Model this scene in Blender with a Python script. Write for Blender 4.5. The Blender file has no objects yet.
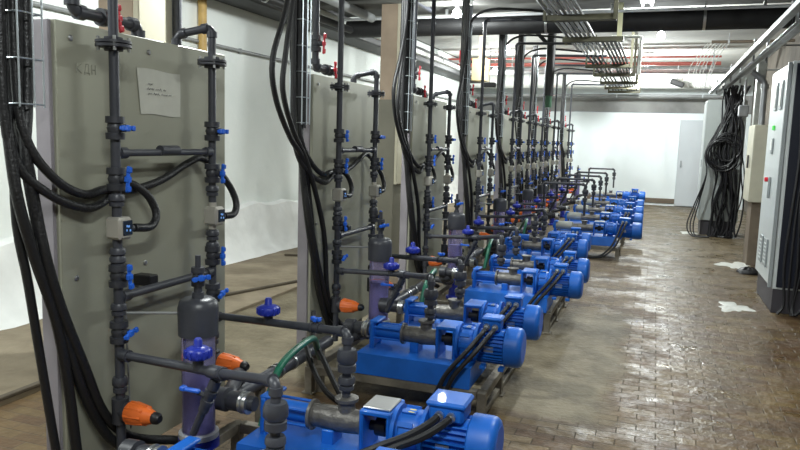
import bpy, math, random
from mathutils import Vector, Matrix
random.seed(7)
PI = math.pi
S = bpy.context.scene
COL = S.collection

# ------------------------------------------------------------------ materials
def mat(name, col, rough=.5, metal=0., var=.0, vscale=6., bump=0., bscale=40., trans=0., emit=None, estr=0., coat=0., spec=.5, col2=None, alpha=1., ior=1.45, detail=4.):
    m = bpy.data.materials.new(name); m.use_nodes = True
    nt = m.node_tree; b = nt.nodes['Principled BSDF']
    c = (*col, 1)
    b.inputs['Base Color'].default_value = c
    b.inputs['Roughness'].default_value = rough
    b.inputs['Metallic'].default_value = metal
    b.inputs['Specular IOR Level'].default_value = spec
    b.inputs['IOR'].default_value = ior
    if coat: b.inputs['Coat Weight'].default_value = coat
    if trans: b.inputs['Transmission Weight'].default_value = trans
    if alpha < 1: b.inputs['Alpha'].default_value = alpha
    if emit:
        b.inputs['Emission Color'].default_value = (*emit, 1); b.inputs['Emission Strength'].default_value = estr
    tc = nt.nodes.new('ShaderNodeTexCoord')
    if var > 0 or col2:
        n = nt.nodes.new('ShaderNodeTexNoise'); n.inputs['Scale'].default_value = vscale; n.inputs['Detail'].default_value = detail
        nt.links.new(tc.outputs['Object'], n.inputs['Vector'])
        r = nt.nodes.new('ShaderNodeValToRGB')
        r.color_ramp.elements[0].position = .35; r.color_ramp.elements[1].position = .68
        d = col2 if col2 else tuple(x*(1-var) for x in col)
        r.color_ramp.elements[0].color = (*d, 1); r.color_ramp.elements[1].color = c
        nt.links.new(n.outputs['Fac'], r.inputs['Fac']); nt.links.new(r.outputs['Color'], b.inputs['Base Color'])
    if bump > 0:
        n2 = nt.nodes.new('ShaderNodeTexNoise'); n2.inputs['Scale'].default_value = bscale
        nt.links.new(tc.outputs['Object'], n2.inputs['Vector'])
        bp = nt.nodes.new('ShaderNodeBump'); bp.inputs['Strength'].default_value = bump; bp.inputs['Distance'].default_value = .02
        nt.links.new(n2.outputs['Fac'], bp.inputs['Height']); nt.links.new(bp.outputs['Normal'], b.inputs['Normal'])
    return m

PVC = mat('dark_pvc', (.055, .058, .070), .38, var=.25, vscale=9)
PVC2 = mat('dark_pvc_fitting', (.045, .047, .056), .42, var=.25, vscale=14)
RUB = mat('black_rubber', (.012, .012, .013), .42, bump=.2, bscale=120)
RUBP = mat('black_cable', (.010, .010, .012), .45)
BLUE = mat('blue_paint', (.009, .130, .56), .44, var=.22, vscale=8, coat=.08)
BLUEH = mat('blue_plastic', (.015, .12, .62), .42)
NAVY = mat('dark_blue_plastic', (.018, .035, .34), .35)
ORG = mat('orange_plastic', (.80, .16, .025), .45, var=.12, vscale=12)
RED = mat('red_plastic', (.62, .012, .03), .4)
PANEL = mat('grey_green_panel', (.36, .36, .285), .40, var=.10, vscale=1.6, metal=.25, bump=.05, bscale=3)
PEDGE = mat('mauve_grey_edge', (.27, .25, .27), .5, var=.2, vscale=5)
IRON = mat('cast_grey_metal', (.21, .20, .185), .42, metal=.55, var=.4, vscale=18, bump=.25, bscale=60)
STEEL = mat('zinc_steel', (.55, .56, .56), .28, metal=.9)
WIRE = mat('wire_steel', (.62, .68, .72), .3, metal=.7)
METER = mat('meter_casing', (.46, .44, .39), .4, metal=.3)
GREYT = mat('pale_grey_tube', (.36, .37, .34), .45, var=.25, vscale=9)
FRAME = mat('stained_steel_frame', (.25, .225, .18), .6, var=.45, vscale=10, metal=.2, bump=.2, bscale=60)
SCREEN = mat('meter_screen', (.02, .03, .05), .15)
SCRB = mat('screen_blue', (.1, .25, .6), .3, emit=(.25, .5, 1.), estr=.25)
TUBE = mat('purple_tinted_tube', (.50, .47, .78), .08, trans=.8, ior=1.10)
LIQ = mat('purple_liquid', (.20, .18, .38), .3, var=.1)
GREEN = mat('green_hose', (.012, .13, .075), .35)
PAPER = mat('paper', (.54, .54, .47), .8, var=.08, vscale=14)
INK = mat('ink', (.06, .06, .07), .8)
PENC = mat('pencil_mark', (.25, .25, .205), .7)
YEL = mat('yellow_plate', (.8, .65, .05), .5)
WHITEW = mat('white_limewash', (.80, .83, .80), .75, col2=(.70, .74, .71), vscale=.9, bump=.35, bscale=5)
PLAST = mat('white_plaster_plinth', (.84, .85, .83), .8, var=.12, vscale=4, bump=.4, bscale=8)
WALLB = mat('white_board', (.80, .86, .87), .5, var=.04, vscale=2)
CONC = mat('grey_concrete', (.34, .34, .33), .85, col2=(.20, .20, .195), vscale=1.3, bump=.4, bscale=9)
CONCL = mat('light_concrete', (.62, .62, .58), .85, col2=(.42, .42, .40), vscale=.8, bump=.3, bscale=9)
CEILM = mat('grey_ceiling', (.21, .21, .195), .85, col2=(.05, .05, .045), vscale=1.1, bump=.5, bscale=5, detail=7)
BLACKP = mat('black_insulation', (.014, .014, .015), .55, var=.3, vscale=5)
COLM = mat('beige_column', (.46, .36, .27), .8, var=.22, vscale=3)
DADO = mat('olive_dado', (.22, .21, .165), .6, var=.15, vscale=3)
OCHB = mat('ochre_box', (.50, .40, .22), .7, var=.2, vscale=5)
COLC = mat('column_lit_side', (.66, .62, .48), .8, var=.1, vscale=3)
OCHRE = mat('ochre_pipe', (.52, .34, .11), .5, var=.25, vscale=9)
REDP = mat('red_pipe', (.60, .16, .13), .45)
WPIPE = mat('white_pipe', (.84, .86, .82), .5, var=.1, vscale=3)
GPIPE = mat('grey_pipe', (.30, .31, .31), .45, var=.2, vscale=3, metal=.2)
CONDUIT = mat('light_conduit', (.58, .60, .62), .35, var=.1, vscale=4)
OLIVE = mat('olive_bracket', (.095, .09, .055), .6, var=.35, vscale=8)
CREAM = mat('cream_strip', (.66, .65, .42), .6)
GALV = mat('galvanised_tray', (.34, .35, .36), .42, metal=.6, var=.3, vscale=6)
CAB = mat('cabinet_grey', (.56, .60, .60), .4, var=.05, vscale=2)
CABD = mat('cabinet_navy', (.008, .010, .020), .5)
CABF = mat('cabinet_trim', (.30, .33, .34), .4)
PLINTH = mat('dark_plinth', (.05, .047, .055), .5)
GCAB = mat('far_cabinet_grey', (.38, .41, .40), .45, var=.1, vscale=3)
BEIGE = mat('beige_box', (.55, .53, .42), .5, var=.12, vscale=5)
BROWN = mat('brown_post', (.19, .15, .11), .7, var=.3, vscale=6)
DOORM = mat('pale_grey_door', (.55, .59, .62), .4, var=.04, vscale=1.5)
SALT = mat('white_residue', (.72, .73, .68), .35, var=.15, vscale=14, bump=.3, bscale=30)
BULB = mat('lamp_glass', (1, 1, 1), .4, emit=(.93, .97, 1.), estr=40)
LAMPB = mat('lamp_socket', (.5, .5, .5), .5)
LEDG = mat('green_lamp', (.1, .6, .1), .4, emit=(.1, .8, .15), estr=.25)
WOODP = mat('old_timber', (.10, .08, .055), .8, var=.4, vscale=7)
CONCR = mat('darkwall', (.17, .15, .125), .85, var=.45, vscale=1.5, bump=.4, bscale=8)

def floor_mat():
    m = bpy.data.materials.new('wet_brick_floor'); m.use_nodes = True
    nt = m.node_tree; N = nt.nodes; L = nt.links; b = N['Principled BSDF']
    tc = N.new('ShaderNodeTexCoord')
    br = N.new('ShaderNodeTexBrick')
    br.inputs['Scale'].default_value = 1.
    br.inputs['Brick Width'].default_value = .19; br.inputs['Row Height'].default_value = .078
    br.inputs['Mortar Size'].default_value = .004; br.inputs['Mortar Smooth'].default_value = .9
    br.inputs['Bias'].default_value = 0
    br.inputs['Color1'].default_value = (.160, .108, .043, 1); br.inputs['Color2'].default_value = (.105, .056, .023, 1)
    br.inputs['Mortar'].default_value = (.085, .062, .036, 1)
    L.new(tc.outputs['Object'], br.inputs['Vector'])
    def noise(sc, det=5, rough=.6):
        n = N.new('ShaderNodeTexNoise'); n.inputs['Scale'].default_value = sc; n.inputs['Detail'].default_value = det; n.inputs['Roughness'].default_value = rough
        L.new(tc.outputs['Object'], n.inputs['Vector']); return n
    def ramp(src, a, bb, ca=(0, 0, 0, 1), cb=(1, 1, 1, 1)):
        r = N.new('ShaderNodeValToRGB'); r.color_ramp.elements[0].position = a; r.color_ramp.elements[1].position = bb
        r.color_ramp.elements[0].color = ca; r.color_ramp.elements[1].color = cb
        L.new(src, r.inputs['Fac']); return r
    def mix(f, a, c):
        x = N.new('ShaderNodeMix'); x.data_type = 'RGBA'
        if f is not None: L.new(f, x.inputs['Factor'])
        L.new(a, x.inputs['A'])
        if isinstance(c, tuple): x.inputs['B'].default_value = c
        else: L.new(c, x.inputs['B'])
        return x.outputs['Result']
    # dried mud film, strongest in a band beside the pump stands
    sep = N.new('ShaderNodeSeparateXYZ'); L.new(tc.outputs['Object'], sep.inputs[0])
    n1 = noise(.9, 6, .65)
    def edge(out, a0, a1):
        k = N.new('ShaderNodeMath'); k.operation = 'MULTIPLY_ADD'; k.inputs[1].default_value = .55; L.new(n1.outputs['Fac'], k.inputs[0]); L.new(out, k.inputs[2])
        q = N.new('ShaderNodeMapRange'); q.inputs['From Min'].default_value = a0+.275; q.inputs['From Max'].default_value = a1+.275; L.new(k.outputs[0], q.inputs['Value']); return q.outputs[0]
    def mul(a_, b_):
        k = N.new('ShaderNodeMath'); k.operation = 'MULTIPLY'; L.new(a_, k.inputs[0]); L.new(b_, k.inputs[1]); return k.outputs[0]
    m1 = mul(mul(edge(sep.outputs['X'], -.08, -.22), edge(sep.outputs['Y'], 3.50, 3.72)), edge(sep.outputs['Y'], 6.4, 5.9))
    far = mul(edge(sep.outputs['Y'], 6.2, 10.5), N.new('ShaderNodeValue').outputs[0]); far.node.inputs[1].default_value = .5
    for l_ in list(far.node.inputs[1].links): L.remove(l_)
    far.node.inputs[1].default_value = .55
    mxx = N.new('ShaderNodeMath'); mxx.operation = 'MAXIMUM'; L.new(m1, mxx.inputs[0]); L.new(far, mxx.inputs[1])
    mud = ramp(mxx.outputs[0], 0., .95)
    c1 = mix(mud.outputs['Color'], br.outputs['Color'], (.185, .155, .098, 1))
    n3 = noise(3.2, 9, .7); dk = ramp(n3.outputs['Fac'], .36, .60, (.42, .38, .32, 1), (1.0, 1.0, 1.0, 1))
    mm = N.new('ShaderNodeMix'); mm.data_type = 'RGBA'; mm.blend_type = 'MULTIPLY'; mm.inputs['Factor'].default_value = .85
    L.new(c1, mm.inputs['A']); L.new(dk.outputs['Color'], mm.inputs['B'])
    L.new(mm.outputs['Result'], b.inputs['Base Color'])
    # wetness
    n4 = noise(2.6, 8, .75)
    bw = N.new('ShaderNodeSeparateColor'); L.new(br.outputs['Color'], bw.inputs[0])
    wx = N.new('ShaderNodeMapRange'); wx.inputs['From Min'].default_value = -.9; wx.inputs['From Max'].default_value = .3
    L.new(sep.outputs['X'], wx.inputs['Value'])
    wa = N.new('ShaderNodeMath'); wa.operation = 'MULTIPLY_ADD'; wa.inputs[1].default_value = .22
    L.new(wx.outputs[0], wa.inputs[0]); L.new(n4.outputs['Fac'], wa.inputs[2])
    wb = N.new('ShaderNodeMath'); wb.operation = 'MULTIPLY_ADD'; wb.inputs[1].default_value = 1.5; L.new(bw.outputs['Red'], wb.inputs[0]); L.new(wa.outputs[0], wb.inputs[2])
    wc0 = N.new('ShaderNodeMath'); wc0.operation = 'SUBTRACT'; L.new(wb.outputs[0], wc0.inputs[0]); wc0.inputs[1].default_value = .27
    wc = N.new('ShaderNodeMath'); wc.operation = 'MULTIPLY_ADD'; L.new(m1, wc.inputs[0]); wc.inputs[1].default_value = -.22; L.new(wc0.outputs[0], wc.inputs[2])
    rr = ramp(wc.outputs[0], .50, .82, (.66, .66, .66, 1), (.15, .15, .15, 1))
    L.new(rr.outputs['Color'], b.inputs['Roughness'])
    b.inputs['Specular IOR Level'].default_value = .5
    n5 = noise(30, 3)
    hm = N.new('ShaderNodeMath'); hm.operation = 'MULTIPLY_ADD'; hm.inputs[1].default_value = .35
    L.new(n5.outputs['Fac'], hm.inputs[0])
    inv = N.new('ShaderNodeMath'); inv.operation = 'SUBTRACT'; inv.inputs[0].default_value = 1.; L.new(br.outputs['Fac'], inv.inputs[1])
    nm = N.new('ShaderNodeMath'); nm.operation = 'SUBTRACT'; nm.inputs[0].default_value = 1.; L.new(mxx.outputs[0], nm.inputs[1]); im = N.new('ShaderNodeMath'); im.operation = 'MULTIPLY'; L.new(inv.outputs[0], im.inputs[0]); L.new(nm.outputs[0], im.inputs[1])
    L.new(im.outputs[0], hm.inputs[2])
    bp = N.new('ShaderNodeBump'); bp.inputs['Strength'].default_value = .5; bp.inputs['Distance'].default_value = .012
    L.new(hm.outputs[0], bp.inputs['Height'])
    n6 = noise(16, 4)
    bp2 = N.new('ShaderNodeBump'); bp2.inputs['Strength'].default_value = .5; bp2.inputs['Distance'].default_value = .02
    L.new(n6.outputs['Fac'], bp2.inputs['Height']); L.new(bp.outputs['Normal'], bp2.inputs['Normal'])
    L.new(bp2.outputs['Normal'], b.inputs['Normal'])
    return m
FLOORM = floor_mat()
SANDM = mat('bare_sandy_concrete', (.30, .25, .175), .85, col2=(.17, .135, .09), vscale=2.4, bump=.5, bscale=14, detail=7)

# ------------------------------------------------------------------ mesh builder
def frame_of(d):
    d = Vector(d).normalized()
    u = Vector((0, 0, 1)) if abs(d.z) < .9 else Vector((1, 0, 0))
    a = d.cross(u).normalized(); b = a.cross(d).normalized()
    return a, b
class MB:
    def __init__(s): s.v = []; s.f = []
    def add(s, vs, fs):
        o = len(s.v); s.v += [tuple(p) for p in vs]; s.f += [tuple(i+o for i in f) for f in fs]; return s
    def box(s, c, d, bev=0., rot=None):
        hx, hy, hz = d[0]/2, d[1]/2, d[2]/2
        c = Vector(c); R = rot.to_matrix() if rot is not None and hasattr(rot, 'to_matrix') else rot
        def T(p):
            p = Vector(p)
            if R is not None: p = R @ p
            return c + p
        if bev <= 0 or bev >= min(hx, hy, hz):
            vs = [T((x, y, z)) for x in (-hx, hx) for y in (-hy, hy) for z in (-hz, hz)]
            return s.add(vs, [(0, 1, 3, 2), (4, 6, 7, 5), (0, 4, 5, 1), (2, 3, 7, 6), (0, 2, 6, 4), (1, 5, 7, 3)])
        b = bev; vs = []; ix = {}
        for sx in (-1, 1):
            for sy in (-1, 1):
                for sz in (-1, 1):
                    ix[(sx, sy, sz, 0)] = len(vs); vs.append(T((sx*hx, sy*(hy-b), sz*(hz-b))))
                    ix[(sx, sy, sz, 1)] = len(vs); vs.append(T((sx*(hx-b), sy*hy, sz*(hz-b))))
                    ix[(sx, sy, sz, 2)] = len(vs); vs.append(T((sx*(hx-b), sy*(hy-b), sz*hz)))
        fs = []
        o4 = [(-1, -1), (1, -1), (1, 1), (-1, 1)]
        for k in (-1, 1):
            fs.append([ix[(k, p, q, 0)] for p, q in o4]); fs.append([ix[(p, k, q, 1)] for p, q in o4]); fs.append([ix[(p, q, k, 2)] for p, q in o4])
        for p in (-1, 1):
            for q in (-1, 1):
                fs.append([ix[(p, q, -1, 0)], ix[(p, q, 1, 0)], ix[(p, q, 1, 1)], ix[(p, q, -1, 1)]])
                fs.append([ix[(p, -1, q, 0)], ix[(p, 1, q, 0)], ix[(p, 1, q, 2)], ix[(p, -1, q, 2)]])
                fs.append([ix[(-1, p, q, 1)], ix[(1, p, q, 1)], ix[(1, p, q, 2)], ix[(-1, p, q, 2)]])
        for k in ix:
            if k[3] == 0: fs.append([ix[(k[0], k[1], k[2], i)] for i in range(3)])
        return s.add(vs, fs)
    def lathe(s, o, d, prof, n=16):
        # prof: (distance along d, radius)
        a, b = frame_of(d); d = Vector(d).normalized(); o = Vector(o); vs = []; fs = []
        for t, r in prof:
            for i in range(n):
                an = 2*PI*i/n; vs.append(o + d*t + (a*math.cos(an) + b*math.sin(an))*max(r, 1e-4))
        for k in range(len(prof)-1):
            for i in range(n):
                j = (i+1) % n; fs.append((k*n+i, k*n+j, (k+1)*n+j, (k+1)*n+i))
        fs.append(tuple(range(n))[::-1]); fs.append(tuple((len(prof)-1)*n+i for i in range(n)))
        return s.add(vs, fs)
    def tube(s, p, q, r, n=12, r2=None):
        p = Vector(p); q = Vector(q); L = (q-p).length
        return s.lathe(p, q-p, [(0, r), (L, r if r2 is None else r2)], n)
    def path(s, pts, r, n=10, smooth=True, sub=5):
        P = [Vector(p) for p in pts]
        if smooth and len(P) > 2:
            Q = []
            for i in range(len(P)-1):
                p0 = P[i-1] if i else P[0]*2-P[1]; p1 = P[i]; p2 = P[i+1]; p3 = P[i+2] if i+2 < len(P) else P[-1]*2-P[-2]
                for k in range(sub):
                    t = k/sub
                    Q.append(.5*((2*p1) + (p2-p0)*t + (2*p0-5*p1+4*p2-p3)*t*t + (3*p1-p0-3*p2+p3)*t**3))
            Q.append(P[-1]); P = Q
        vs = []; fs = []; a = None
        for i, p in enumerate(P):
            d = (P[min(i+1, len(P)-1)] - P[max(i-1, 0)]).normalized()
            if a is None: a, _ = frame_of(d)
            a = (a - d*a.dot(d)).normalized(); b = d.cross(a)
            for k in range(n):
                an = 2*PI*k/n; vs.append(p + (a*math.cos(an)+b*math.sin(an))*r)
        for i in range(len(P)-1):
            for k in range(n):
                j = (k+1) % n; fs.append((i*n+k, i*n+j, (i+1)*n+j, (i+1)*n+k))
        fs.append(tuple(range(n))[::-1]); fs.append(tuple((len(P)-1)*n+k for k in range(n)))
        return s.add(vs, fs)
    def run(s, pts, r, n=12, er=None, collar=True):
        """pipe of straight runs with rounded elbows and slip collars"""
        P = [Vector(p) for p in pts]; er = er or r*2.0; Q = [P[0]]
        for i in range(1, len(P)-1):
            a = (P[i-1]-P[i]).normalized(); b = (P[i+1]-P[i]).normalized()
            p0 = P[i]+a*er; p2 = P[i]+b*er
            for k in range(6):
                t = k/5; Q.append(p0*(1-t)**2 + P[i]*2*t*(1-t) + p2*t*t)
        Q.append(P[-1]); s.path(Q, r, n, smooth=False)
        if collar:
            for i in range(1, len(P)-1):
                for w in (P[i-1], P[i+1]):
                    d = (w-P[i]).normalized(); s.tube(P[i]+d*er*.55, P[i]+d*(er*.55+r*1.5), r*1.32, n)
        return s
    def build(s, name, m, parent=None):
        me = bpy.data.meshes.new(name); me.from_pydata(s.v, [], s.f); me.validate()
        me.shade_smooth() if hasattr(me, 'shade_smooth') else None
        try: me.set_sharp_from_angle(angle=math.radians(38))
        except Exception: pass
        me.materials.append(m)
        o = bpy.data.objects.new(name, me); COL.objects.link(o); o.parent = parent
        return o
def fixn(o):
    import bmesh
    bm = bmesh.new(); bm.from_mesh(o.data); bmesh.ops.recalc_face_normals(bm, faces=bm.faces); bm.to_mesh(o.data); bm.free(); return o
def tag(o, label=None, cat=None, group=None, kind=None):
    if label: o['label'] = label
    if cat: o['category'] = cat
    if group: o['group'] = group
    if kind: o['kind'] = kind
    return o
def thing(name, label, cat, loc=(0, 0, 0), group=None):
    o = bpy.data.objects.new(name, None); COL.objects.link(o); o.location = loc; o.empty_display_size = .05
    return tag(o, label, cat, group)
KIDS = {}
def copy_tree(o, parent=None):
    c = o.copy(); COL.objects.link(c); c.parent = parent
    for ch in list(o.children): copy_tree(ch, c)
    return c
def struct(name, mb, m): return tag(mb.build(name, m), kind='structure')

# ------------------------------------------------------------------ setting
ZC = 3.4
struct('floor', MB().box((-1.3, 8.0, -.05), (6.9, 22.4, .1)), FLOORM)
struct('floor_bare_strip', MB().box((-3.88, 8.0, .012), (1.5, 22.2, .03), .004), SANDM)
struct('wall_left', MB().box((-4.7, 8.0, 1.7), (.2, 22.4, 3.6)), WHITEW)
struct('wall_back', MB().box((-1.3, 18.75, 1.14), (6.9, .3, 2.28)).box((-1.3, 18.78, 3.0), (6.9, .3, 1.0)), WALLB)
struct('trim_1', MB().box((-1.3, 18.58, 2.50), (6.7, .06, .42), .004), CONC)
struct('wall_right', MB().box((2.15, 8.0, 1.7), (.2, 22.4, 3.6)), CONCR)
struct('wall_front', MB().box((-1.3, -3.2, 1.7), (6.9, .2, 3.6)), CONCL)
struct('ceiling', MB().box((-1.3, 14.0, ZC+.05), (7.0, 9.6, .1)).box((-1.3, 2.95, 3.25), (7.0, 12.5, .26)), CEILM)
struct('trim_2', MB().box((-1.3, 14.0, ZC-.01), (6.4, 9.0, .02)), CONCL)
for i, y in enumerate((1.2, 5.2)):
    struct('trim_%d' % (3+i), MB().box((-1.3, y, 3.05), (6.6, .28, .16), .01), CEILM)
struct('trim_5', MB().box((-4.38, 10.0, 3.0), (.42, 17., .26), .02), BLACKP)
struct('baseboard_back', MB().box((-.55, 18.585, .12), (2.1, .03, .12), .004), BROWN)
struct('door_1', MB().box((.80, 18.57, 1.07), (.60, .06, 2.10), .006), DOORM)
h = MB().box((.58, 18.53, 1.05), (.03, .04, .16), .004).build('door_handle', CABF, bpy.data.objects['door_1'])
def column(i, y, x0, x1):
    o = struct('column_%d' % i, MB().box(((x0+x1)/2, y+.15, 1.7), (x1-x0, .30, 3.4), .006), COLM)
    MB().box((x1+.02, y+.155, 2.15), (.045, .31, 2.5), .006).build('lit_face', COLC, o)  # shaded front and lit side painted as two tones of one column
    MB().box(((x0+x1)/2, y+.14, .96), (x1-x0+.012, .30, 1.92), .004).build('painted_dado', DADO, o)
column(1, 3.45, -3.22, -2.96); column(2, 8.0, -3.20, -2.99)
b_ = struct('trim_7', MB().box((-3.06, 12.5, 2.72), (.26, .3, .40), .01), OCHB)
MB().box((-3.06, 12.5, 3.15), (.08, .08, .5)).build('bracket', COLM, b_)
# rough debris ridge along the left wall foot
random.seed(3)
vs = []; fs = []; n = 120
for i in range(n):
    y = -2. + i*20.4/(n-1); q = .03*math.sin(i*.37)+.02*math.sin(i*1.3)+random.uniform(-.008, .008); w = random.uniform(0, .05)+.04*math.sin(i*.23)
    vs += [(-4.61, y, .60+q), (-4.53, y, .57+q), (-4.49, y, .35), (-4.42+w*.4, y, .12), (-4.32+w, y, .027)]
for i in range(n-1):
    for k in range(4): fs.append((i*5+k, i*5+k+1, i*5+5+k+1, i*5+5+k))
struct('baseboard_left', MB().add(vs, fs), PLAST)

# ------------------------------------------------------------------ unit template
def valve(mb_parent, x, s, z, axis='z', hand='x', hang=0., r=.034, hm=BLUEH, L=.085, hl=.075):
    """union ball valve: body with ribbed nuts + T handle; returns body"""
    o = Vector((x, s, z)); d = {'z': Vector((0, 0, 1)), 'x': Vector((1, 0, 0)), 'y': Vector((0, 1, 0))}[axis] if isinstance(axis, str) else Vector(axis).normalized()
    mb = MB().lathe(o-d*L/2, d, [(0, r*.72), (0, r), (L*.28, r*1.03), (L*.30, r*.78), (L*.40, r*.82), (L*.5, r*.9), (L*.60, r*.82), (L*.70, r*.78), (L*.72, r*1.03), (L, r), (L, r*.72)], 14)
    hd = Vector(hand) if not isinstance(hand, str) else {'x': Vector((1, 0, 0)), '-y': Vector((0, -1, 0)), 'y': Vector((0, 1, 0)), 'z': Vector((0, 0, 1))}[hand]
    mb.tube(o, o+hd*r*1.35, r*.45, 10)
    b = mb.build('ball_valve', PVC2, mb_parent)
    # handle: bar along direction perpendicular to hd
    t = d.cross(hd).normalized(); bar = (d*math.cos(hang) + t*math.sin(hang)).normalized()
    c = o+hd*r*1.62
    a3 = hd.cross(bar).normalized()
    R = Matrix((bar, a3, hd)).transposed()
    m2 = MB().box(c, (hl, .016, .012), .004, R).box(c, (.024, .024, .02), .004, R)
    for k in (-1, 1): m2.box(c+bar*hl*.36*k+hd*.006, (hl*.22, .020, .012), .003, R)
    m2.build('handle', hm, b)
    return b
def flange(par, x, s, z, r=.064):
    f = MB().lathe((x, s, z-.024), (0, 0, 1), [(0, .03), (0, .034), (.012, .034), (.012, r), (.022, r), (.022, .03), (.026, .03), (.026, r), (.036, r), (.036, .034), (.048, .034)], 18).build('flange', PVC2, par)
    for k in range(4):
        an = PI/4+k*PI/2
        MB().tube((x+math.cos(an)*r*.82, s+math.sin(an)*r*.82, z-.026), (x+math.cos(an)*r*.82, s+math.sin(an)*r*.82, z+.026), .006, 6).build('bolt', STEEL, f)
    return f
def union(mb, x, s, z, r=.030, h=.06):
    mb.lathe((x, s, z-h/2), (0, 0, 1), [(0, r*.8), (0, r), (h*.3, r), (h*.34, r*.84), (h*.5, r*1.12), (h*.8, r*1.12), (h, r*.95), (h, r*.8)], 14)
def meter(par, x, s, z):
    mb = MB().lathe((x, s, z-.062), (0, 0, 1), [(0, .018), (.02, .018), (.024, .028), (.10, .028), (.104, .018), (.124, .018)], 12).box((x+.008, s, z), (.074, .07, .085), .01)
    b = mb.build('flow_meter', METER, par)
    b['label'] = 'beige grey flow meter with dark display'
    sc = MB().box((x+.047, s+.004, z+.002), (.006, .048, .056), .002).build('display', SCREEN, b)
    for dx, dz, w in ((.001, .008, .010), (-.008, .010, .006), (-.009, -.006, .006), (.009, -.008, .007)):
        MB().box((x+.0508, s+.004+dx, z+dz), (.0015, w, .008)).build('digit', SCRB, sc)
    MB().tube((x+.01, s+.03, z-.008), (x+.01, s+.072, z-.008), .014, 10).build('cable_gland', PVC2, b)
    return b
def relief(par, x, s, z, d=(1, -.10, .02)):
    d = Vector(d).normalized()
    mb = MB().lathe((x, s, z), d, [(.0, .030), (.035, .030), (.035, .040), (.05, .040)], 16).tube((x, s, z-.05), (x, s, z+.05), .033, 14)
    b = mb.build('relief_valve', PVC2, par)
    o = MB()
    prof = [(.05, .040), (.055, .0445), (.09, .0445), (.13, .037), (.165, .026), (.175, .022)]
    o.lathe((x, s, z), d, prof, 16)
    a, c = frame_of(d)
    for k in range(8):
        an = k*PI/4; e = a*math.cos(an)+c*math.sin(an)
        p0 = Vector((x, s, z))+d*.06+e*.043; p1 = Vector((x, s, z))+d*.135+e*.034
        o.tube(p0, p1, .006, 6)
    o.build('orange_cap', ORG, b)
    MB().lathe((x, s, z), d, [(.172, .022), (.178, .024), (.195, .022), (.205, .014)], 12).build('end_plug', RUBP, b)
def dome(par, x, s, z, r=.034):
    b = MB().tube((x, s, z), (x, s, z+.05), .020, 12).build('valve_stem', PVC2, par)
    b2 = MB().lathe((x, s, z+.032), (0, 0, 1), [(0, r*.6), (.006, r*1.15), (.012, r*1.32), (.022, r*1.38), (.028, r*1.38), (.038, r*1.30), (.046, r*1.05), (.050, r*.5), (.052, r*.46), (.074, r*.44), (.080, r*.3)], 22)
    for k in range(12):
        an = k*PI/6; b2.box((x+math.cos(an)*r*1.36, s+math.sin(an)*r*1.36, z+.057), (.008, .007, .026), 0, Matrix.Rotation(an, 3, 'Z'))
    b2.build('valve_bonnet', NAVY, b)['label'] = 'dark blue domed valve bonnet'

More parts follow.
